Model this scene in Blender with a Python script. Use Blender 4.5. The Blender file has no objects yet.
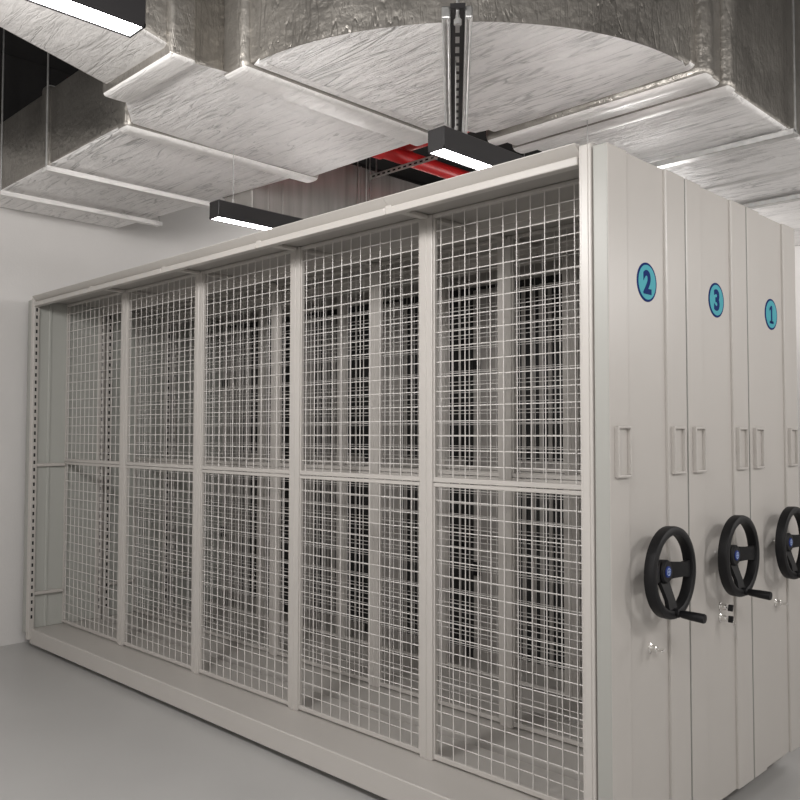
import bpy, bmesh, math, random
from mathutils import Vector, Matrix
random.seed(4)
PI = math.pi
COL = bpy.context.scene.collection

# ------------------------------------------------------------------ helpers
def link(o, parent=None):
    COL.objects.link(o)
    if parent is not None:
        o.parent = parent
    return o

def obj(name, bm, mats, parent=None, smooth=False, loc=(0, 0, 0)):
    if isinstance(bm, bmesh.types.BMesh):
        me = bpy.data.meshes.new(name)
        bmesh.ops.recalc_face_normals(bm, faces=bm.faces[:])
        if smooth:
            for f in bm.faces:
                f.smooth = True
        bm.to_mesh(me)
        bm.free()
        for m in (mats if isinstance(mats, (list, tuple)) else [mats]):
            me.materials.append(m)
        if smooth:
            try:
                me.set_sharp_from_angle(angle=math.radians(38))
            except Exception:
                pass
    else:
        me = bm
    o = bpy.data.objects.new(name, me)
    o.location = loc
    return link(o, parent)

def tag(o, label, cat, group=None):
    o['label'] = label
    o['category'] = cat
    if group:
        o['group'] = group
    return o

def thing(name, label, cat, loc=(0, 0, 0), rotz=0, group=None):
    o = bpy.data.objects.new(name, None)
    o.empty_display_size = .1
    o.location = loc
    o.rotation_euler = (0, 0, rotz)
    link(o)
    return tag(o, label, cat, group)

def struct(name, bm, mat):
    o = obj(name, bm, mat)
    o['kind'] = 'structure'
    return o

def box(bm, x0, x1, y0, y1, z0, z1, bevel=0, seg=2, mi=0):
    g = bmesh.ops.create_cube(bm, size=1.0)
    vs = g['verts']
    for v in vs:
        v.co = Vector(((x0 + x1) / 2 + v.co.x * (x1 - x0), (y0 + y1) / 2 + v.co.y * (y1 - y0), (z0 + z1) / 2 + v.co.z * (z1 - z0)))
    fs = list({f for v in vs for f in v.link_faces})
    for f in fs:
        f.material_index = mi
    if bevel:
        es = list({e for f in fs for e in f.edges})
        r = bmesh.ops.bevel(bm, geom=es, offset=bevel, segments=seg, profile=.5, affect='EDGES')
        for f in r['faces']:
            f.material_index = mi
    return vs

def prism(bm, pts, z0, z1, bevel=0, seg=3, dz=None):
    """extruded plan polygon; dz(x,y) optionally lifts the vertices"""
    n = len(pts)
    lo = [bm.verts.new((p[0], p[1], z0 + (dz(*p) if dz else 0))) for p in pts]
    hi = [bm.verts.new((p[0], p[1], z1 + (dz(*p) if dz else 0))) for p in pts]
    f1 = bm.faces.new(lo[::-1]); f2 = bm.faces.new(hi)
    fs = [f1, f2]
    for i in range(n):
        j = (i + 1) % n
        fs.append(bm.faces.new((lo[i], lo[j], hi[j], hi[i])))
    if bevel:
        es = list(set(list(f1.edges) + list(f2.edges)))
        bmesh.ops.bevel(bm, geom=es, offset=bevel, segments=seg, profile=.5, affect='EDGES')

def tube(bm, a, b, r, r2=None, n=16, cap=True):
    a = Vector(a); b = Vector(b)
    r2 = r if r2 is None else r2
    d = (b - a).normalized()
    t = Vector((0, 0, 1)) if abs(d.z) < .9 else Vector((1, 0, 0))
    u = d.cross(t).normalized(); w = d.cross(u)
    A = [bm.verts.new(a + (u * math.cos(2 * PI * i / n) + w * math.sin(2 * PI * i / n)) * r) for i in range(n)]
    B = [bm.verts.new(b + (u * math.cos(2 * PI * i / n) + w * math.sin(2 * PI * i / n)) * r2) for i in range(n)]
    for i in range(n):
        j = (i + 1) % n
        bm.faces.new((A[i], A[j], B[j], B[i]))
    if cap:
        bm.faces.new(A[::-1]); bm.faces.new(B)

def sweep(bm, pts, r, n=16):
    """round tube along a polyline"""
    pts = [Vector(p) for p in pts]
    rings = []
    for k, p in enumerate(pts):
        d = (pts[min(k + 1, len(pts) - 1)] - pts[max(k - 1, 0)]).normalized()
        t = Vector((0, 0, 1)) if abs(d.z) < .9 else Vector((1, 0, 0))
        u = d.cross(t).normalized(); w = d.cross(u)
        rings.append([bm.verts.new(p + (u * math.cos(2 * PI * i / n) + w * math.sin(2 * PI * i / n)) * r) for i in range(n)])
    for A, B in zip(rings, rings[1:]):
        for i in range(n):
            j = (i + 1) % n
            bm.faces.new((A[i], A[j], B[j], B[i]))
    bm.faces.new(rings[0][::-1]); bm.faces.new(rings[-1])

def lathe_x(bm, prof, cy, cz, n=56, closed=False):
    """profile of (x, r) turned about the x axis through (cy, cz)"""
    rings = []
    for i in range(n):
        a = 2 * PI * i / n
        rings.append([bm.verts.new((x, cy + r * math.cos(a), cz + r * math.sin(a))) for x, r in prof])
    m = len(prof)
    for i in range(n):
        A = rings[i]; B = rings[(i + 1) % n]
        for k in range(m if closed else m - 1):
            l = (k + 1) % m
            bm.faces.new((A[k], A[l], B[l], B[k]))
    if not closed:
        if prof[0][1] > 1e-6: bm.faces.new([r[0] for r in rings])
        if prof[-1][1] > 1e-6: bm.faces.new([r[-1] for r in rings][::-1])
    bmesh.ops.remove_doubles(bm, verts=bm.verts[:], dist=1e-6)

# ------------------------------------------------------------------ materials
def mat(name, color, rough=.5, metal=0.0, bump=None, var=0.0, vscale=6.0, spec=None):
    m = bpy.data.materials.new(name)
    m.use_nodes = True
    nt = m.node_tree; N = nt.nodes; L = nt.links
    b = N['Principled BSDF']
    b.inputs['Base Color'].default_value = (*color, 1)
    b.inputs['Roughness'].default_value = rough
    b.inputs['Metallic'].default_value = metal
    if spec is not None:
        b.inputs['Specular IOR Level'].default_value = spec
    tc = N.new('ShaderNodeTexCoord')
    if var:
        n = N.new('ShaderNodeTexNoise'); n.inputs['Scale'].default_value = vscale; n.inputs['Detail'].default_value = 5
        L.new(tc.outputs['Object'], n.inputs['Vector'])
        mr = N.new('ShaderNodeMapRange'); mr.inputs[1].default_value = .3; mr.inputs[2].default_value = .7
        mr.inputs[3].default_value = 1 - var; mr.inputs[4].default_value = 1 + var
        L.new(n.outputs['Fac'], mr.inputs[0])
        mx = N.new('ShaderNodeMix'); mx.data_type = 'RGBA'; mx.blend_type = 'MULTIPLY'; mx.inputs[0].default_value = 1
        mx.inputs[6].default_value = (*color, 1)
        L.new(mr.outputs[0], mx.inputs[7]); L.new(mx.outputs[2], b.inputs['Base Color'])
    if bump:
        n2 = N.new('ShaderNodeTexNoise'); n2.inputs['Scale'].default_value = bump[0]; n2.inputs['Detail'].default_value = 4
        L.new(tc.outputs['Object'], n2.inputs['Vector'])
        bp = N.new('ShaderNodeBump'); bp.inputs['Strength'].default_value = bump[1]; bp.inputs['Distance'].default_value = .01
        L.new(n2.outputs['Fac'], bp.inputs['Height']); L.new(bp.outputs[0], b.inputs['Normal'])
    return m

def emis(name, color, s):
    m = bpy.data.materials.new(name); m.use_nodes = True
    b = m.node_tree.nodes['Principled BSDF']
    b.inputs['Base Color'].default_value = (.9, .9, .9, 1)
    b.inputs['Emission Color'].default_value = (*color, 1)
    b.inputs['Emission Strength'].default_value = s
    return m

def foil(name, color=(.86, .845, .835), metal=.4, rough=.42, ang=.6, strength=.6, crease=.55, stretch=(.9, 8, 8), dens=1.4):
    """wrinkled aluminium foil: sparse thin creases in two directions over a fine crumple"""
    m = bpy.data.materials.new(name); m.use_nodes = True
    nt = m.node_tree; N = nt.nodes; L = nt.links
    b = N['Principled BSDF']
    b.inputs['Metallic'].default_value = metal
    tc = N.new('ShaderNodeTexCoord')
    def noise(vec, sc, det, dist=0, rg=.5):
        n = N.new('ShaderNodeTexNoise'); n.inputs['Scale'].default_value = sc; n.inputs['Detail'].default_value = det
        n.inputs['Distortion'].default_value = dist; n.inputs['Roughness'].default_value = rg
        L.new(vec, n.inputs['Vector']); return n.outputs['Fac']
    def rng(x, a, b_, c, d):
        r = N.new('ShaderNodeMapRange'); r.inputs[1].default_value = a; r.inputs[2].default_value = b_; r.inputs[3].default_value = c; r.inputs[4].default_value = d
        L.new(x, r.inputs[0]); return r.outputs[0]
    def math_(op, x, y):
        k = N.new('ShaderNodeMath'); k.operation = op
        for q, v in ((0, x), (1, y)):
            if isinstance(v, (int, float)): k.inputs[q].default_value = v
            else: L.new(v, k.inputs[q])
        return k.outputs[0]
    def creases(rot, sc, w):
        mp = N.new('ShaderNodeMapping'); mp.inputs['Rotation'].default_value = rot; mp.inputs['Scale'].default_value = stretch
        L.new(tc.outputs['Object'], mp.inputs['Vector'])
        n = noise(mp.outputs[0], sc, 3, .5, .55)
        a = math_('ABSOLUTE', math_('SUBTRACT', n, .5), 0)
        return rng(a, 0, w, 1, 0)
    mask = rng(noise(tc.outputs['Object'], 2.1, 3), .36, .62, 0, 1)
    mask2 = rng(noise(tc.outputs['Object'], 3.3, 3), .40, .64, 0, 1)
    c1 = math_('MULTIPLY', creases((.1, .2, ang), dens, .030), mask)
    c2 = math_('MULTIPLY', creases((.2, .1, ang + 1.1), dens * 1.5, .024), mask2)
    cr = math_('MAXIMUM', c1, c2)
    mp = N.new('ShaderNodeMapping'); mp.inputs['Rotation'].default_value = (0, 0, ang + .25); mp.inputs['Scale'].default_value = (2, 9, 5)
    L.new(tc.outputs['Object'], mp.inputs['Vector'])
    soft = noise(mp.outputs[0], 2.2, 5, .3, .6)
    fine = noise(tc.outputs['Object'], 30, 4)
    big = noise(tc.outputs['Object'], 2.6, 3)
    h = math_('ADD', math_('ADD', math_('MULTIPLY', soft, 1.5), math_('MULTIPLY', fine, .8)), math_('SUBTRACT', math_('MULTIPLY', big, 1.6), math_('MULTIPLY', cr, .7)))
    bp = N.new('ShaderNodeBump'); bp.inputs['Strength'].default_value = strength; bp.inputs['Distance'].default_value = .014
    L.new(h, bp.inputs['Height']); L.new(bp.outputs[0], b.inputs['Normal'])
    shade = math_('MULTIPLY', rng(cr, 0, 1, 1, crease), rng(soft, .3, .7, .93, 1.04))  # creases also darkened in the colour, painted-in shade over the bump
    mx = N.new('ShaderNodeMix'); mx.data_type = 'RGBA'; mx.blend_type = 'MULTIPLY'; mx.inputs[0].default_value = 1
    mx.inputs[6].default_value = (*color, 1); L.new(shade, mx.inputs[7]); L.new(mx.outputs[2], b.inputs['Base Color'])
    L.new(rng(big, .3, .7, rough - .07, rough + .12), b.inputs['Roughness'])
    return m

M = {}
M['paint'] = mat('grey_enamel', (.50, .476, .447), .34, 0, (420, .03), .02, 2)
M['paint_side'] = mat('grey_green_enamel_shaded', (.44, .445, .415), .36, 0, (420, .03))  # enamel darkened a little, paints interior shade into the end linings
M['shade'] = mat('grey_enamel_shaded', (.36, .342, .32), .4)  # darkened enamel: rack interior shade painted into roof and back sheets
M['paint_shade'] = mat('grey_green_edge_shaded', (.36, .36, .335), .4, 0, (420, .03))  # same enamel darkened to paint shade onto the panel's front edge
M['wire'] = mat('light_wire_enamel', (.68, .655, .63), .38)
M['slot'] = mat('dark_slot', (.02, .02, .02), .8)
M['wall'] = mat('white_plaster', (.66, .645, .63), .85, 0, (60, .1), .02, 2.5)
M['floor'] = mat('pale_epoxy', (.46, .455, .445), .30, 0, None, .04, 1.4)
M['black_ceiling'] = mat('black_paint', (.012, .011, .011), .9, 0, (12, .3))
M['black_metal'] = mat('black_powder_coat', (.014, .013, .014), .45)
M['rubber'] = mat('black_bakelite', (.007, .007, .008), .5, 0, (300, .05), 0, 6, .3)
M['foil'] = foil('crinkled_foil_lit', (.94, .925, .915), .12, .48)  # bright copy of the foil, light on the undersides painted in
M['foil_side'] = foil('crinkled_foil_shaded', (.34, .322, .295), .85, .36, .3, .30, .8, (7, 7, 1.2), 1.8)  # dark copy of the foil, shade on the duct sides painted in
M['foil_mid'] = foil('crinkled_foil_dimmed', (.66, .645, .63), .35, .46, .5, .3, .75)  # toned-down copy, dimmer light on the branch underside painted in
M['tape'] = foil('foil_tape', (.90, .885, .87), .35, .42, .1, .3, .85)
M['galv'] = mat('galvanised_steel', (.56, .56, .55), .38, .9, (40, .1), .12, 25)
M['red'] = mat('red_enamel', (.80, .022, .025), .4)
M['chrome'] = mat('chrome', (.82, .81, .79), .12, 1.0)
M['teal'] = mat('teal_sticker', (.055, .36, .43), .5, 0, None, 0, 6, .2)
M['navy'] = mat('navy_ink', (.003, .022, .13), .6, 0, None, 0, 6, .1)
M['blue'] = mat('blue_cap', (.012, .035, .20), .25)
M['paleblue'] = mat('pale_blue_mark', (.32, .42, .66), .3)
M['led'] = emis('led_diffuser', (1, .97, 1), 16)

def cladding():
    m = mat('streaked_metal_cladding', (.36, .345, .33), .24, .55)
    nt = m.node_tree; N = nt.nodes; L = nt.links; b = N['Principled BSDF']
    tc = N.new('ShaderNodeTexCoord'); mp = N.new('ShaderNodeMapping'); mp.inputs['Scale'].default_value = (1, 9, .5)
    n = N.new('ShaderNodeTexNoise'); n.inputs['Scale'].default_value = 2; n.inputs['Detail'].default_value = 5
    L.new(tc.outputs['Object'], mp.inputs[0]); L.new(mp.outputs[0], n.inputs['Vector'])
    r = N.new('ShaderNodeValToRGB'); r.color_ramp.elements[0].position = .3; r.color_ramp.elements[0].color = (.40, .385, .365, 1)
    r.color_ramp.elements[1].position = .7; r.color_ramp.elements[1].color = (.64, .62, .595, 1)
    L.new(n.outputs['Fac'], r.inputs[0]); L.new(r.outputs[0], b.inputs['Base Color'])
    return m
M['clad'] = cladding()

# ------------------------------------------------------------------ room
XW, XR, YF, YB, ZC = -4.62, 4.6, -6.2, 4.9, 4.12
bm = bmesh.new(); box(bm, XW - .2, XR + .2, YF - .2, YB + .2, -.12, 0); struct('floor', bm, M['floor'])
bm = bmesh.new(); box(bm, XW - .2, XR + .2, YF - .2, YB + .2, ZC, ZC + .12); struct('ceiling', bm, M['black_ceiling'])
bm = bmesh.new(); box(bm, XW - .2, XW, YF, YB, 0, ZC); struct('wall_left', bm, M['wall'])
bm = bmesh.new(); box(bm, XR, XR + .2, YF, YB, 0, ZC); struct('wall_right', bm, M['wall'])
bm = bmesh.new(); box(bm, XW, XR, YB, YB + .2, 0, ZC); struct('wall_back', bm, M['wall'])
bm = bmesh.new(); box(bm, XW, XR, YF - .2, YF, 0, ZC); struct('wall_front', bm, M['wall'])
# the upper band of the walls is painted black like the ceiling
bm = bmesh.new(); box(bm, XW + .002, XW + .02, YF + .01, YB - .01, 3.46, ZC - .005); struct('trim_1', bm, M['black_ceiling'])
bm = bmesh.new(); box(bm, XW + .03, XR - .01, YB - .02, YB - .002, 3.46, ZC - .005); struct('trim_2', bm, M['black_ceiling'])

# ------------------------------------------------------------------ mobile racks
L = 4.46; D = .52; H = 2.40; PX = .056; MY = .25
POSTS = [-.946 - .878 * k for k in range(4)]          # uprights between bays
EDGES = [-.05] + POSTS + [-4.42]
ZM = 1.262
_cache = {}
def cached(key, name, build, mats, parent, smooth=False, loc=(0, 0, 0)):
    if key in _cache:
        return obj(name, _cache[key], None, parent, loc=loc)
    o = obj(name, build(), mats, parent, smooth, loc)
    _cache[key] = o.data
    return o

def end_panel_bm(x0, x1, s):
    bm = bmesh.new()
    xf = x1 if s > 0 else x0
    # three vertical strips, the middle one set back a little
    a0, a1, a2, a3 = 0, .122, .384, D + .006
    def strip(y0, y1, rec, bev):
        if s > 0: box(bm, x0, x1 - rec, y0, y1, .10, 2.385, bev, 2)
        else: box(bm, x0 + rec, x1, y0, y1, .10, 2.385, bev, 2)
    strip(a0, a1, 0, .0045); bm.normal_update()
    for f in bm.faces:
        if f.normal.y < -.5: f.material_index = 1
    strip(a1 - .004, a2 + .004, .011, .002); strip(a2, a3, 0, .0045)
    return bm

def upright_bm(front=True, holes=True, s=1):
    """slotted end upright, 50 mm wide x 40 mm deep, s = side the slotted face looks at"""
    bm = bmesh.new()
    box(bm, 0, .046, 0, .04, .06, H - .004, .004, 2)
    box(bm, .010, .036, -.003, .002, .06, H - .006, .002, 1)        # rib on the face
    xs = .046 if s > 0 else 0
    z = .2
    while z < H - .06:
        box(bm, xs - .0012, xs + .0012, .014, .026, z, z + .024, 0, 1, 1)
        z += .05
    return bm

def mesh_frame_bm(w, h):
    bm = bmesh.new(); t = .016
    box(bm, 0, w, -.010, .010, 0, t + .004, .002, 1); box(bm, 0, w, -.010, .010, h - t, h, .002, 1)
    box(bm, 0, t * .6, -.009, .009, t, h - t, .0015, 1); box(bm, w - t * .6, w, -.009, .009, t, h - t, .0015, 1)
    return bm

def wire_bm(w, h):
    bm = bmesh.new(); r = .0021
    x = .040
    while x < w - .008:
        tube(bm, (x, -.004, .012), (x, -.004, h - .012), r, n=6, cap=False); x += .0645
    z = h - .072
    while z > .02:
        jz = random.uniform(-.002, .002)
        tube(bm, (.006, .0006, z + jz), (w - .006, .0006, z - jz), r, n=6, cap=False); z -= .0608
    return bm

def text_mesh(ch, size, depth, off):
    cu = bpy.data.curves.new('digit', 'FONT'); cu.body = ch; cu.size = size; cu.extrude = depth; cu.offset = off
    cu.align_x = 'CENTER'; cu.align_y = 'CENTER'
    o = bpy.data.objects.new('digit_tmp', cu); COL.objects.link(o)
    dg = bpy.context.evaluated_depsgraph_get()
    me = bpy.data.meshes.new_from_object(o.evaluated_get(dg))
    bpy.data.objects.remove(o); bpy.data.curves.remove(cu)
    # stand the text up in the y-z plane looking towards +x, reading left to right along +y
    me.transform(Matrix(((0, 0, 1, 0), (1, 0, 0, 0), (0, 1, 0, 0), (0, 0, 0, 1))))
    xs = [v.co.y for v in me.vertices]; zs = [v.co.z for v in me.vertices]
    me.transform(Matrix.Translation((0, -(min(xs) + max(xs)) / 2, -(min(zs) + max(zs)) / 2)))
    return me

WY, WZ = .268, 1.009       # handwheel centre on the end panel
def rim_bm():
    bm = bmesh.new()
    prof = [(.100, .127), (.100, .140), (.104, .1490), (.128, .1505), (.136, .1480), (.140, .139), (.140, .129), (.136, .123), (.126, .121), (.106, .123)]
    lathe_x(bm, prof, WY, WZ, 72, True)
    # three flat spokes: left, right and down
    for a in (0, PI, -PI / 2):
        e = Vector((0, math.cos(a), math.sin(a))); p = Vector((0, -math.sin(a), math.cos(a)))
        c = Vector((0, WY, WZ))
        sec = [(.018, .032, .094), (.05, .027, .106), (.09, .024, .122), (.126, .029, .130)]
        rings = []
        for r, hw, xf in sec:
            q = c + e * r
            rings.append([bm.verts.new(q + p * hw + Vector((xf, 0, 0))), bm.verts.new(q - p * hw + Vector((xf, 0, 0))),
                          bm.verts.new(q - p * hw + Vector((xf - .014, 0, 0))), bm.verts.new(q + p * hw + Vector((xf - .014, 0, 0)))])
        for A, B in zip(rings, rings[1:]):
            for i in range(4):
                j = (i + 1) % 4
                bm.faces.new((A[i], A[j], B[j], B[i]))
        bm.faces.new(rings[0]); bm.faces.new(rings[-1][::-1])
    # hub boss
    lathe_x(bm, [(.072, .030), (.078, .037), (.104, .039), (.110, .034), (.110, .020)], WY, WZ, 40)
    return bm

def pull_handle_bm(y0, y1, z0, z1, x):
    bm = bmesh.new(); t = .009; p = .016
    box(bm, x, x + .003, y0, y1, z0, z1, .001, 1)
    box(bm, x, x + p, y0, y0 + t, z0, z1, .003, 2); box(bm, x, x + p, y1 - t, y1, z0, z1, .003, 2)
    box(bm, x, x + p, y0 + t - .001, y1 - t + .001, z1 - t, z1, .003, 2); box(bm, x, x + p, y0 + t - .001, y1 - t + .001, z0, z0 + t, .003, 2)
    for yy in (y0 + .02, y1 - .02):
        pass
    return bm

def make_rack(y0, label, digit, n_locks, back_panels):
    t = thing('mobile_mesh_rack', label, 'storage rack', (0, y0, 0), 0, 'mobile wire mesh racks side by side')
    P = M['paint']
    def C(key, name, build, mats=P, parent=t, smooth=False, loc=(0, 0, 0)):
        return cached(key, name, build, mats, parent, smooth, loc)
    # --- chassis, roof, end panels
    def f():
        bm = bmesh.new(); box(bm, -L + .02, -.02, .02, D - .02, .03, .13, .004, 1); return bm
    C('base', 'base_frame', f)
    def f():
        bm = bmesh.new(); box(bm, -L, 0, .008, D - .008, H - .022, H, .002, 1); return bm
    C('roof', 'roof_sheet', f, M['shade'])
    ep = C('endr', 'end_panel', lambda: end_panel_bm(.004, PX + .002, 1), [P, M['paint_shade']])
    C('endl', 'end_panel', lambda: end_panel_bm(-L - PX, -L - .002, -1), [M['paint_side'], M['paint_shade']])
    # inner lining of the end frames, with a crease and cross braces
    for key, x0, x1, s in (('linr', -.030, -.022, -1), ('linl', -L + .012, -L + .02, 1)):
        def f():
            bm = bmesh.new(); box(bm, x0, x1, .038, D - .04, .13, H - .024, .001, 1)
            xa = x1 if s > 0 else x0
            box(bm, min(xa, xa + s * .008), max(xa, xa + s * .008), .115, .135, .13, H - .024, .003, 1); return bm
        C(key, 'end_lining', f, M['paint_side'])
        for z in (.356, 1.232):
            def f():
                bm = bmesh.new(); xa = x1 if s > 0 else x0
                box(bm, min(xa, xa + s * .03), max(xa, xa + s * .03), .04, MY - .012, z, z + .022, .003, 1); return bm
            C((key, z), 'cross_brace', f)
    # --- slotted uprights in the four corners
    C('upfr', 'upright', lambda: upright_bm(s=-1), [P, M['slot']], loc=(-.048, 0, 0))
    C('upfl', 'upright', lambda: upright_bm(s=1), [P, M['slot']], loc=(-L + .002, 0, 0))
    C('upfr', 'upright', None, loc=(-.048, D - .04, 0))
    C('upfl', 'upright', None, loc=(-L + .002, D - .04, 0))
    # --- uprights in the middle plane
    for x in POSTS:
        def f():
            bm = bmesh.new(); box(bm, -.036, .036, -.014, .014, .13, H - .023, .004, 2)
            box(bm, -.0045, .0045, -.0165, -.012, .13, H - .023, .002, 1); return bm
        C('mid', 'upright', f, loc=(x, MY, 0))
        # bracket under the roof, from the fascia seam to the upright (both sides)
        def f():
            bm = bmesh.new(); box(bm, -.018, .018, .012, MY - .016, H - .040, H - .023, .003, 1)
            box(bm, -.018, .018, MY + .016, D - .012, H - .040, H - .023, .003, 1); return bm
        C('brk', 'roof_bracket', f, loc=(x, 0, 0))
    # --- fascia rails, one per bay, front and back
    for i in range(5):
        xr, xl = (0 if i == 0 else POSTS[i - 1]), (POSTS[i] if i < 4 else -L)
        if i == 0: xr = -.05
        if i == 4: xl = -L + .05
        def f():
            bm = bmesh.new(); w = xr - xl - .002
            vs = [bm.verts.new((xx, yy, zz)) for xx in (0, w) for yy, zz in ((-.017, H + .003), (-.017, H), (.030, H - .040), (.036, H - .040), (.036, H + .003))]
            for q in range(5):
                bm.faces.new((vs[q], vs[(q + 1) % 5], vs[5 + (q + 1) % 5], vs[5 + q]))
            bm.faces.new(vs[:5]); bm.faces.new(vs[5:])
            box(bm, 0, w, -.004, .036, H - .066, H - .037, .004, 2)
            return bm
        C(('fas', round(xr - xl, 3)), 'top_rail', f, loc=(xl + .001, 0, 0))
        def f():
            bm = bmesh.new(); w = xr - xl - .002
            box(bm, 0, w, D - .032, D - .020, H - .055, H + .002, .002, 1)
            box(bm, 0, w, D - .022, D + .004, H - .078, H - .050, .005, 2)
            return bm
        C(('fasb', round(xr - xl, 3)), 'top_rail', f, loc=(xl + .001, 0, 0))
    # --- wire mesh panels, two per bay
    for i in range(5):
        xr = (-.034 if i == 0 else POSTS[i - 1] - .037); xl = (POSTS[i] + .037 if i < 4 else -L + .022)
        w = xr - xl
        for z0, z1 in ((ZM, H - .024), (.14, ZM - .003)):
            key = (round(w, 3), round(z1 - z0, 3))
            fr = C(('mf',) + key, 'mesh_panel', lambda: mesh_frame_bm(w, z1 - z0), loc=(xl, MY, z0))
            C(('mw',) + key, 'wire_grid', lambda: wire_bm(w, z1 - z0), M['wire'], fr)
    # --- back sheets of the last rack: plain on one side, slatted on the other, over a near-black sheet that paints in shadow gaps
    if back_panels:
        for i in range(5):
            xr = (-.034 if i == 0 else POSTS[i - 1] - .037); xl = (POSTS[i] + .037 if i < 4 else -L + .022)
            w = xr - xl
            for z0, z1 in ((ZM, H - .08), (.14, ZM - .006)):
                def f():
                    bm = bmesh.new(); h = z1 - z0
                    box(bm, 0, .27, D - .036, D - .026, 0, h, .003, 1, 0)
                    box(bm, -.039, w + .039, D - .029, D - .026, -.03, h + .02, .001, 1, 1)
                    box(bm, .0, w, D - .040, D - .030, 0, .05, .002, 1, 0)
                    x = .30
                    while x < w - .22:
                        ww = .042 if int(x * 100) % 3 else .026
                        box(bm, x, x + ww, D - .044, D - .030, .03, h - .02, .004, 1, 0); x += ww + .034
                    return bm
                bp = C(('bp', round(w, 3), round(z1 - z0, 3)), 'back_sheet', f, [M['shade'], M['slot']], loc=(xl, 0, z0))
                def f():
                    bm = bmesh.new(); box(bm, -.026, .026, D - .058, D - .034, -.040, .040, .004, 1); return bm
                C('latch', 'latch_plate', f, M['rubber'], bp, loc=(.035, 0, (.60 if z0 > 1 else .525)))
                def f():
                    bm = bmesh.new(); box(bm, -.016, .016, D - .058, D - .034, -.022, .022, .004, 1); return bm
                C('latchs', 'latch_plate', f, M['rubber'], bp, loc=(w - .02, 0, (.76 if z0 > 1 else .64)))
    # --- number badge
    def f():
        bm = bmesh.new(); lathe_x(bm, [(PX - .010, .0665), (PX - .0075, .0665), (PX - .0070, .064)], .263, 1.972, 48); return bm
    bd = C('badge', 'number_badge', f, M['navy'])
    def f():
        bm = bmesh.new(); lathe_x(bm, [(PX - .009, .0585), (PX - .0064, .0585)], .263, 1.972, 48); return bm
    C('face', 'badge_face', f, M['teal'], bd)
    if digit == '1':
        bm = bmesh.new()
        box(bm, 0, .0006, -.0065, .0065, -.036, .036, 0); box(bm, 0, .0006, -.020, .020, -.040, -.029, 0)
        vs = [bm.verts.new((.0006, yy, zz)) for yy, zz in ((-.0065, .036), (-.022, .024), (-.022, .013), (-.0065, .022))]
        bm.faces.new(vs)
        me = bpy.data.meshes.new('digit'); bm.to_mesh(me); bm.free()
    else:
        me = text_mesh(digit, .105, .0004, .0046)
    me.materials.clear(); me.materials.append(M['navy'])
    obj('digit', me, None, bd, loc=(PX - .0060, .263, 1.972))
    # --- pull handles
    for ya, yb in ((.030, .113), (.402, .488)):
        C(('pull', ya), 'pull_handle', lambda: pull_handle_bm(ya, yb, 1.322, 1.487, PX + .001))
    # --- handwheel
    hw = C('rim', 'handwheel', rim_bm, M['rubber'], t, True)
    def f():
        bm = bmesh.new(); lathe_x(bm, [(.109, .0195), (.1125, .0185), (.1135, .015), (.1135, .0)], WY, WZ, 32); return bm
    cap = C('cap', 'hub_cap', f, [M['blue'], M['paleblue']], hw, True)
    if 'emblem' not in _cache:
        bm = bmesh.new()
        lathe_x(bm, [(.1134, .0125), (.1140, .0125), (.1140, .0105), (.1134, .0105)], WY, WZ, 32, True)
        box(bm, .1134, .1140, WY - .002, WY + .002, WZ - .0105, WZ + .0105)
        box(bm, .1134, .1140, WY - .0075, WY + .0075, WZ - .0015, WZ + .0025)
        obj_ = cap.data
        bm2 = bmesh.new(); bm2.from_mesh(obj_)
        tmp = bpy.data.meshes.new('tmp')
        for fc in bm.faces: fc.material_index = 1
        bm.to_mesh(tmp); bm.free(); bm2.from_mesh(tmp); bm2.to_mesh(obj_); bm2.free(); bpy.data.meshes.remove(tmp)
        _cache['emblem'] = obj_
    def f():
        bm = bmesh.new(); lathe_x(bm, [(PX - .012, .017), (PX + .004, .017), (PX + .004, .011), (.074, .011)], WY, WZ, 24); return bm
    C('shaft', 'wheel_shaft', f, M['chrome'], hw, True)
    def f():
        bm = bmesh.new()
        a = Vector((.136, WY + .004, WZ - .130))
        lathe_x(bm, [(.128, .014), (.146, .014), (.149, .011), (.152, .011), (.155, .0125), (.190, .0145), (.228, .0155), (.232, .014), (.233, .0)], WY + .004, WZ - .130, 24)
        bmesh.ops.rotate(bm, verts=bm.verts[:], cent=a, matrix=Matrix.Rotation(math.radians(3), 3, 'Y'))
        return bm
    C('crank', 'crank_handle', f, M['rubber'], hw, True)
    # --- locks
    def f():
        bm = bmesh.new(); lathe_x(bm, [(PX - .013, .017), (PX - .006, .017), (PX - .003, .0125), (PX + .014, .0115), (PX + .016, .009), (PX + .016, .0)], 0, 0, 28); return bm
    for z in ((.752,), (.812, .770))[n_locks - 1]:
        C('lock', 'lock_cylinder', f, M['chrome'], t, True, loc=(0, .262, z))
    return t

r2 = make_rack(0, 'grey mobile rack with mesh bays in view and end panel numbered 2', '2', 1, False)
r3 = make_rack(.535, 'grey mobile rack with end panel numbered 3, second from the front', '3', 2, False)
r1 = make_rack(1.070, 'grey mobile rack with end panel numbered 1, farthest back', '1', 1, True)

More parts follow.
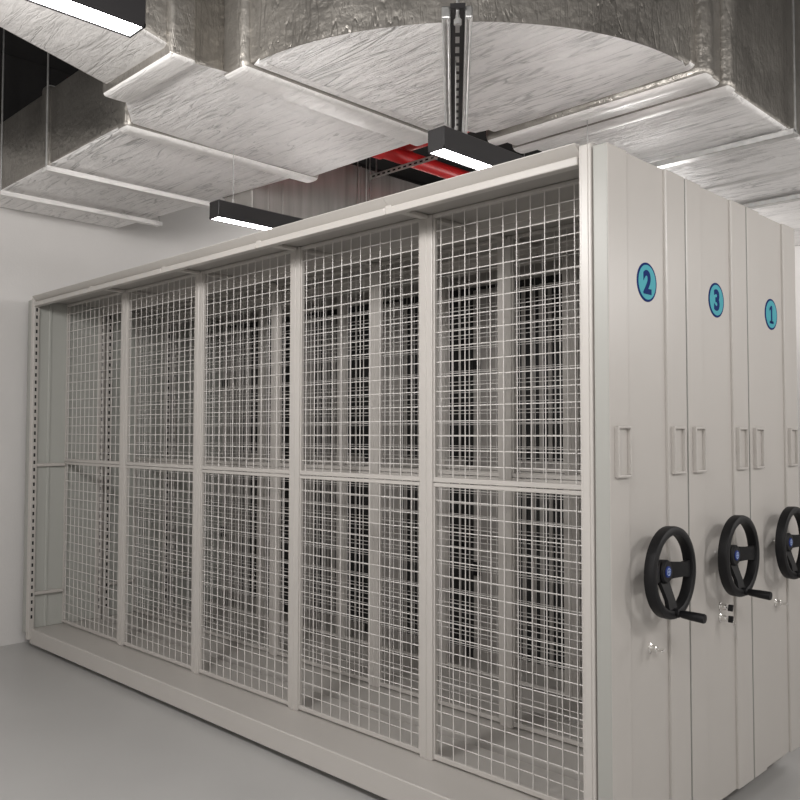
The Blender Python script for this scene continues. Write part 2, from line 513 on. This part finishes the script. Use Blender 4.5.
# ------------------------------------------------------------------ keys left in the locks
def key_bm(black=True):
    bm = bmesh.new()
    box(bm, -.004, .014, -.0035, .0035, -.0015, .0015, 0, 1, 1)
    box(bm, .005, .025, -.0125, .0125, -.0035, .0035, .003, 2, 0)
    return bm
def key(x, y, z, label, m, roll=.2, hang=False):
    k = thing('key', label, 'key', (x, y, z))
    o = obj('bow', key_bm(), [m, M['chrome']], k)
    o.rotation_euler = (roll, 0, 0)
    if hang:
        bm = bmesh.new()
        for i in range(24):
            a0, a1 = 2 * PI * i / 24, 2 * PI * (i + 1) / 24
            tube(bm, (.028, .011 * math.cos(a0), -.012 + .011 * math.sin(a0)), (.028, .011 * math.cos(a1), -.012 + .011 * math.sin(a1)), .0011, n=6, cap=False)
        obj('key_ring', bm, M['chrome'], k)
        bm = bmesh.new(); box(bm, .0265, .0295, -.004, .004, -.062, -.022, .001, 1); obj('spare_blade', bm, M['chrome'], k)
    return k
kx = PX + .016
key(kx, .262, .752, 'chrome key below the black handwheel nearest the mesh front', M['chrome'], .12)
key(kx, .535 + .262, .770, 'black-headed key with a hanging ring, lower lock of number 3 rack', M['rubber'], 1.35, True)
key(kx, .535 + .262, .812, 'black-headed key in the upper lock of number 3 rack', M['rubber'], 1.2)
key(kx, 1.07 + .262, .752, 'chrome key in the lock of the farthest rack, near the right edge', M['chrome'], .1)

# ------------------------------------------------------------------ insulated foil duct
ZD, ZT, ZH = 3.0, 3.52, 3.80
duct = thing('insulated_duct', 'large foil-wrapped air duct with a curved elbow overhead', 'air duct', (-1.45, 1.0, ZD))
ox, oy = -1.45, 1.0
def part(name, bm, m, smooth=True):
    for v in bm.verts:
        v.co -= Vector((ox, oy, ZD))
    o = obj(name, bm, m, duct, smooth)
    return o
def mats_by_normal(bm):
    """bright foil on level faces, darkened foil on sides: light and shade painted in"""
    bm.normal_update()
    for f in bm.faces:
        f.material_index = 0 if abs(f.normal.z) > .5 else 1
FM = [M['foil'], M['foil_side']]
YN, YFAR = -.31, .86
XLE, XRI = -1.245, -.14
# straight run to the left wall
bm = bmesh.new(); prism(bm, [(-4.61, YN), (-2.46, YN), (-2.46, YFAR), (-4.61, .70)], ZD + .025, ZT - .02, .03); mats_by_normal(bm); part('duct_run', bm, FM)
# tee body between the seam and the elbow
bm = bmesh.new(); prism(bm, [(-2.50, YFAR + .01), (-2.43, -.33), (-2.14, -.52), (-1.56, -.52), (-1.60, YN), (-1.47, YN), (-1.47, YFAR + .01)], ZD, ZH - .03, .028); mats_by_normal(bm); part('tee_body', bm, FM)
# elbow
bm = bmesh.new()
n = 28
R0, R1 = .205, 1.31
pts = [(ox + R1 * math.sin(a), oy - R1 * math.cos(a)) for a in [PI / 2 * i / n for i in range(n + 1)]]
inn = [(ox + R0 * math.sin(a), oy - R0 * math.cos(a)) for a in [PI / 2 * i / 8 for i in range(9)]]
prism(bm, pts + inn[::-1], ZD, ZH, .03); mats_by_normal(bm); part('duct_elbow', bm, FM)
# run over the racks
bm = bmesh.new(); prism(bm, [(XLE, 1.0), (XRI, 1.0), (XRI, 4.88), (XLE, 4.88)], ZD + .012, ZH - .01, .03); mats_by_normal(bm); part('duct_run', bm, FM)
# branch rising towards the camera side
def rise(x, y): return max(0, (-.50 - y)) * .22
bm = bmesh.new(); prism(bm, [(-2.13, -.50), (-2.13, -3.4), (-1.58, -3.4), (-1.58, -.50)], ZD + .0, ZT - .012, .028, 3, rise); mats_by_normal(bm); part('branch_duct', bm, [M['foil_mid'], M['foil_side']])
# bulging taped collars
def collar(x0, x1, y0, y1, z0, z1, bulge=.022):
    bm = bmesh.new()
    ex = bulge * 1.5 if x1 - x0 > .3 else 0; ey = bulge * 1.5 if y1 - y0 > .3 else 0
    box(bm, x0 - ex, x1 + ex, y0 - ey, y1 + ey, z0 - bulge, z1 + bulge, .028 + bulge * .4, 5)
    mats_by_normal(bm)
    part('joint_collar', bm, [M['tape'], M['foil_side']])
collar(-1.62, -1.44, YN, YFAR, ZD, ZH, .020)
collar(-1.40, -1.37, YN + .03, YFAR - .03, ZD, ZT, .006)
collar(XLE, XRI, 1.05, 1.15, ZD, ZH, .034)
collar(XLE, XRI, 1.27, 1.38, ZD + .012, ZH, .034)
collar(XLE, XRI, 1.14, 1.28, ZD + .006, ZH, .012)
collar(-2.55, -2.43, YN, YFAR, ZD + .01, ZT, .030)
collar(-3.54, -3.44, YN, .765, ZD + .025, ZT - .02, .016)
bm = bmesh.new(); box(bm, -2.155, -1.55, -.615, -.49, ZD - .02, ZT + .05, .02, 4); mats_by_normal(bm); part('joint_collar', bm, [M['tape'], M['foil_side']])
for y in (2.75,):
    collar(XLE, XRI, y, y + .07, ZD + .012, ZT, .01)

# bare galvanised duct that leaves the far side of the foil duct
t = thing('galvanised_duct', 'bare streaked metal duct behind the foil duct, above the rack tops', 'air duct', (-3.15, .80, 2.87))
bm = bmesh.new(); box(bm, -.15, .15, .02, 4.05, 0, .52, .006, 2); obj('duct_run', bm, M['clad'], t)
bm = bmesh.new(); box(bm, -.16, .16, .0, .03, -.008, .53, .003, 1); obj('flange', bm, M['clad'], t)
for y in (.13, .25, .95, 1.75, 2.55, 3.35):
    bm = bmesh.new(); box(bm, -.153, .153, y, y + .012, -.004, .524, .002, 1); obj('seam', bm, M['clad'], t)

for y in (.90, 1.02, 2.9):
    for sx in (-.172, .172):
        bm = bmesh.new(); tube(bm, (sx, y, -.01), (sx, y, ZC - 2.87), .005, n=10); tube(bm, (sx, y, -.02), (sx, y, -.008), .011, n=6); obj('support_rod', bm, M['galv'], t)
    bm = bmesh.new(); box(bm, -.19, .19, y - .015, y + .015, -.012, -.001, .002, 1); obj('support_bar', bm, M['galv'], t)

# ------------------------------------------------------------------ duct hangers
def hanger(label, a, b, w, m, z=ZD):
    a = Vector((*a, 0)); b = Vector((*b, 0)); d = (b - a); ln = d.length
    t = thing('duct_hanger', label, 'duct hanger', (a.x, a.y, z), math.atan2(d.y, d.x), 'trapeze hangers under the foil duct')
    bm = bmesh.new()
    box(bm, 0, ln, -w / 2, w / 2, -.026, -.001, .008, 3)
    box(bm, 0, ln, -w / 2 - .004, -w / 2 + .004, -.032, -.001, .002, 1)
    obj('angle_bar', bm, m, t)
    for x in (.012, ln - .008):
        bm = bmesh.new(); tube(bm, (x, 0, -.012), (x, 0, ZC - z), .006, n=10); tube(bm, (x, 0, -.016), (x, 0, -.006), .012, n=6)
        obj('threaded_rod', bm, M['galv'], t)
    return t
hanger('foil-covered hanger bar under the duct, nearest the left wall', (-4.10, YN - .05), (-4.10, .77), .075, M['tape'], z=ZD - .0)
hanger('foil-covered hanger bar under the duct beside the taped flange', (-3.40, YN - .05), (-3.40, .83), .085, M['tape'], z=ZD)
hanger('galvanised hanger bar under the duct above racks 2 and 3', (XLE - .04, 2.07), (XRI + .05, 2.07), .08, M['galv'], z=ZD)
hanger('galvanised hanger bar under the duct at its far end above rack 1', (XLE - .04, 3.30), (XRI + .05, 3.30), .08, M['galv'], z=ZD)
# slotted double channel under the elbow
a = Vector((-.50, -.08, 0)); b = Vector((-1.32, .86, 0)); d = b - a
t = thing('strut_channel', 'twin slotted steel channel running under the duct elbow', 'steel channel', (a.x, a.y, ZD), math.atan2(d.y, d.x))
ln = d.length
for s in (-1, 1):
    bm = bmesh.new()
    y0, y1 = (-.058, -.030) if s < 0 else (.022, .054)
    box(bm, 0, ln, y0, y1, -.048, -.002, .006, 2); box(bm, 0, ln, y0 + .008, y1 - .008, -.053, -.045, .002, 1)
    obj('channel', bm, M['galv'], t)
bm = bmesh.new(); box(bm, -.02, ln + .02, -.031, .023, -.022, -.004, .001, 1, 0)
x = .03
while x < ln - .05:
    box(bm, x, x + .05, -.012, .004, -.0235, -.0215, 0, 1, 1); x += .085
obj('slotted_strip', bm, [M['black_metal'], M['galv']], t)
for x in (.0, ln + .01):
    bm = bmesh.new(); tube(bm, (x, -.004, -.07), (x, -.004, ZC - ZD if x == 0 else .9), .006, n=10); tube(bm, (x, -.004, -.075), (x, -.004, -.055), .014, n=6)
    obj('threaded_rod', bm, M['galv'], t)

# ------------------------------------------------------------------ pendant lights
def pendant(x, y0, PZ, tops, label, ln=1.22):
    t = thing('linear_pendant_light', label, 'ceiling light', (x, y0, PZ), 0, 'black linear pendant lights')
    bm = bmesh.new()
    box(bm, -.045, .045, 0, ln, .008, .092, .003, 1)
    box(bm, -.045, -.038, 0, ln, 0, .012, .001, 1); box(bm, .038, .045, 0, ln, 0, .012, .001, 1)
    box(bm, -.045, .045, 0, .006, 0, .012, .001, 1); box(bm, -.045, .045, ln - .006, ln, 0, .012, .001, 1)
    obj('housing', bm, M['black_metal'], t)
    bm = bmesh.new(); box(bm, -.037, .037, .007, ln - .007, .002, .0085, .001, 1)
    obj('diffuser', bm, M['led'], t)
    for yy, top in zip((.12, ln - .12), tops):
        bm = bmesh.new(); tube(bm, (0, yy, .091), (0, yy, top - PZ), .0022, n=8); tube(bm, (0, yy, .091), (0, yy, .125), .008, .005, n=10)
        obj('suspension_cable', bm, M['galv'], t)
    return t
pendant(-.765, .10, 2.575, (ZD + .002, ZD + .014), 'black pendant light with lit diffuser below the duct elbow')
pendant(-2.365, .115, 2.6, (ZD + .002, ZC), 'black pendant light in front of the white wall, above the rack top')
pendant(-.745, -2.40, 2.6, (ZC, ZC), 'black pendant light nearest the camera, under the branch duct')

# ------------------------------------------------------------------ red pipes behind the elbow
t = thing('sprinkler_pipe', 'red sprinkler pipe turning a corner behind the duct elbow', 'pipe', (-2.62, 1.42, 3.385))
bm = bmesh.new(); tube(bm, (0, .10, 0), (0, 3.58, 0), .052, n=24); obj('pipe_run', bm, M['red'], t, True)
bm = bmesh.new()
sweep(bm, [(.10 - .10 * math.cos(a), -.0 + .10 - .10 * math.sin(a), 0) for a in [PI / 2 * i / 8 for i in range(9)]], .055, 24)
obj('pipe_elbow', bm, M['red'], t, True)
bm = bmesh.new(); tube(bm, (.10, 0, 0), (.55, 0, 0), .052, n=24); obj('pipe_run', bm, M['red'], t, True)
bm = bmesh.new(); tube(bm, (.10, 0, 0), (.17, 0, 0), .066, n=24); box(bm, .105, .165, -.09, .09, -.018, .018, .006, 2); obj('pipe_coupling', bm, M['red'], t, True)
bm = bmesh.new(); tube(bm, (0, .10, 0), (0, .17, 0), .066, n=24); box(bm, -.09, .09, .105, .165, -.018, .018, .006, 2); obj('pipe_coupling', bm, M['red'], t, True)
t = thing('sprinkler_pipe', 'short red pipe crossing over the other red pipe behind the duct', 'pipe', (-2.93, 1.93, 3.53))
bm = bmesh.new(); tube(bm, (0, 0, 0), (1.25, 0, 0), .056, n=24); obj('pipe_run', bm, M['red'], t, True)
for x in (.16, .56):
    bm = bmesh.new(); tube(bm, (x, 0, 0), (x + .07, 0, 0), .069, n=24); box(bm, x + .006, x + .064, -.092, .092, -.018, .018, .006, 2); obj('pipe_coupling', bm, M['red'], t, True)
for x in (.06, .66):
    bm = bmesh.new(); tube(bm, (x, 0, .05), (x, 0, ZC - 3.53), .006, n=10); tube(bm, (x - .018, 0, 0), (x + .018, 0, 0), .063, n=24); obj('pipe_clamp', bm, M['galv'], t, True)
# slotted angle that carries the pipe
t = thing('slotted_angle', 'slotted galvanised angle bar carrying the red pipe', 'support bar', (-2.94, 1.80, 3.325))
bm = bmesh.new(); box(bm, 0, .66, -.02, .02, -.004, 0, .001, 1); box(bm, 0, .66, -.02, -.016, 0 - .036, 0, .001, 1)
x = .03
while x < .63:
    box(bm, x, x + .028, -.0208, -.0195, -.025, -.013, 0, 1, 1); x += .052
obj('angle_bar', bm, [M['wire'], M['slot']], t)
for x in (.05, .61):
    bm = bmesh.new(); tube(bm, (x, 0, -.02), (x, 0, ZC - 3.325), .006, n=10); tube(bm, (x, 0, -.018), (x, 0, -.006), .012, n=6); obj('threaded_rod', bm, M['galv'], t)

# ------------------------------------------------------------------ light
def lamp(x, y, z, w, r=.22, color=(1, .972, .95)):
    l = bpy.data.lights.new('unseen_lamp', 'POINT'); l.energy = w; l.color = color; l.shadow_soft_size = r
    o = bpy.data.objects.new('unseen_lamp', l); o.location = (x, y, z)
    COL.objects.link(o)
for x, y, z, w in ((-1.15, -1.9, 2.7, 92), (.85, -1.75, 2.7, 52), (2.4, -1.4, 2.6, 46), (2.4, 1.2, 2.6, 58), (2.6, 3.4, 2.6, 46), (.85, -4.8, 2.6, 40), (-2.4, -4.8, 2.6, 40), (-1.7, 3.7, 2.72, 30), (-4.0, 2.3, 2.72, 18)):  # unseen, added without fixtures; last two brighten pipes, metal duct, left wall
    lamp(x, y, z, w)

w = bpy.data.worlds.new('World'); bpy.context.scene.world = w; w.use_nodes = True
w.node_tree.nodes['Background'].inputs[0].default_value = (.8, .79, .77, 1)
w.node_tree.nodes['Background'].inputs[1].default_value = .15

# ------------------------------------------------------------------ camera
cam = bpy.data.cameras.new('camera'); co = bpy.data.objects.new('camera', cam); COL.objects.link(co)
yaw, pit, rol = -.7809, .04, .0012
fwd = Vector((math.sin(yaw) * math.cos(pit), math.cos(yaw) * math.cos(pit), math.sin(pit)))
rt = Vector((math.cos(yaw), -math.sin(yaw), 0)); up = rt.cross(fwd)
r2v = rt * math.cos(rol) + up * math.sin(rol); u2v = -rt * math.sin(rol) + up * math.cos(rol)
mtx = Matrix((r2v, u2v, -fwd)).transposed().to_4x4(); mtx.translation = Vector((1.4447, -2.3282, 1.4607))
co.matrix_world = mtx
cam.sensor_width = 36; cam.lens = 842.82 / 800 * 36; cam.clip_start = .05
sc = bpy.context.scene; sc.camera = co
sc.view_settings.view_transform = 'Standard'
sc.view_settings.exposure = 0.42
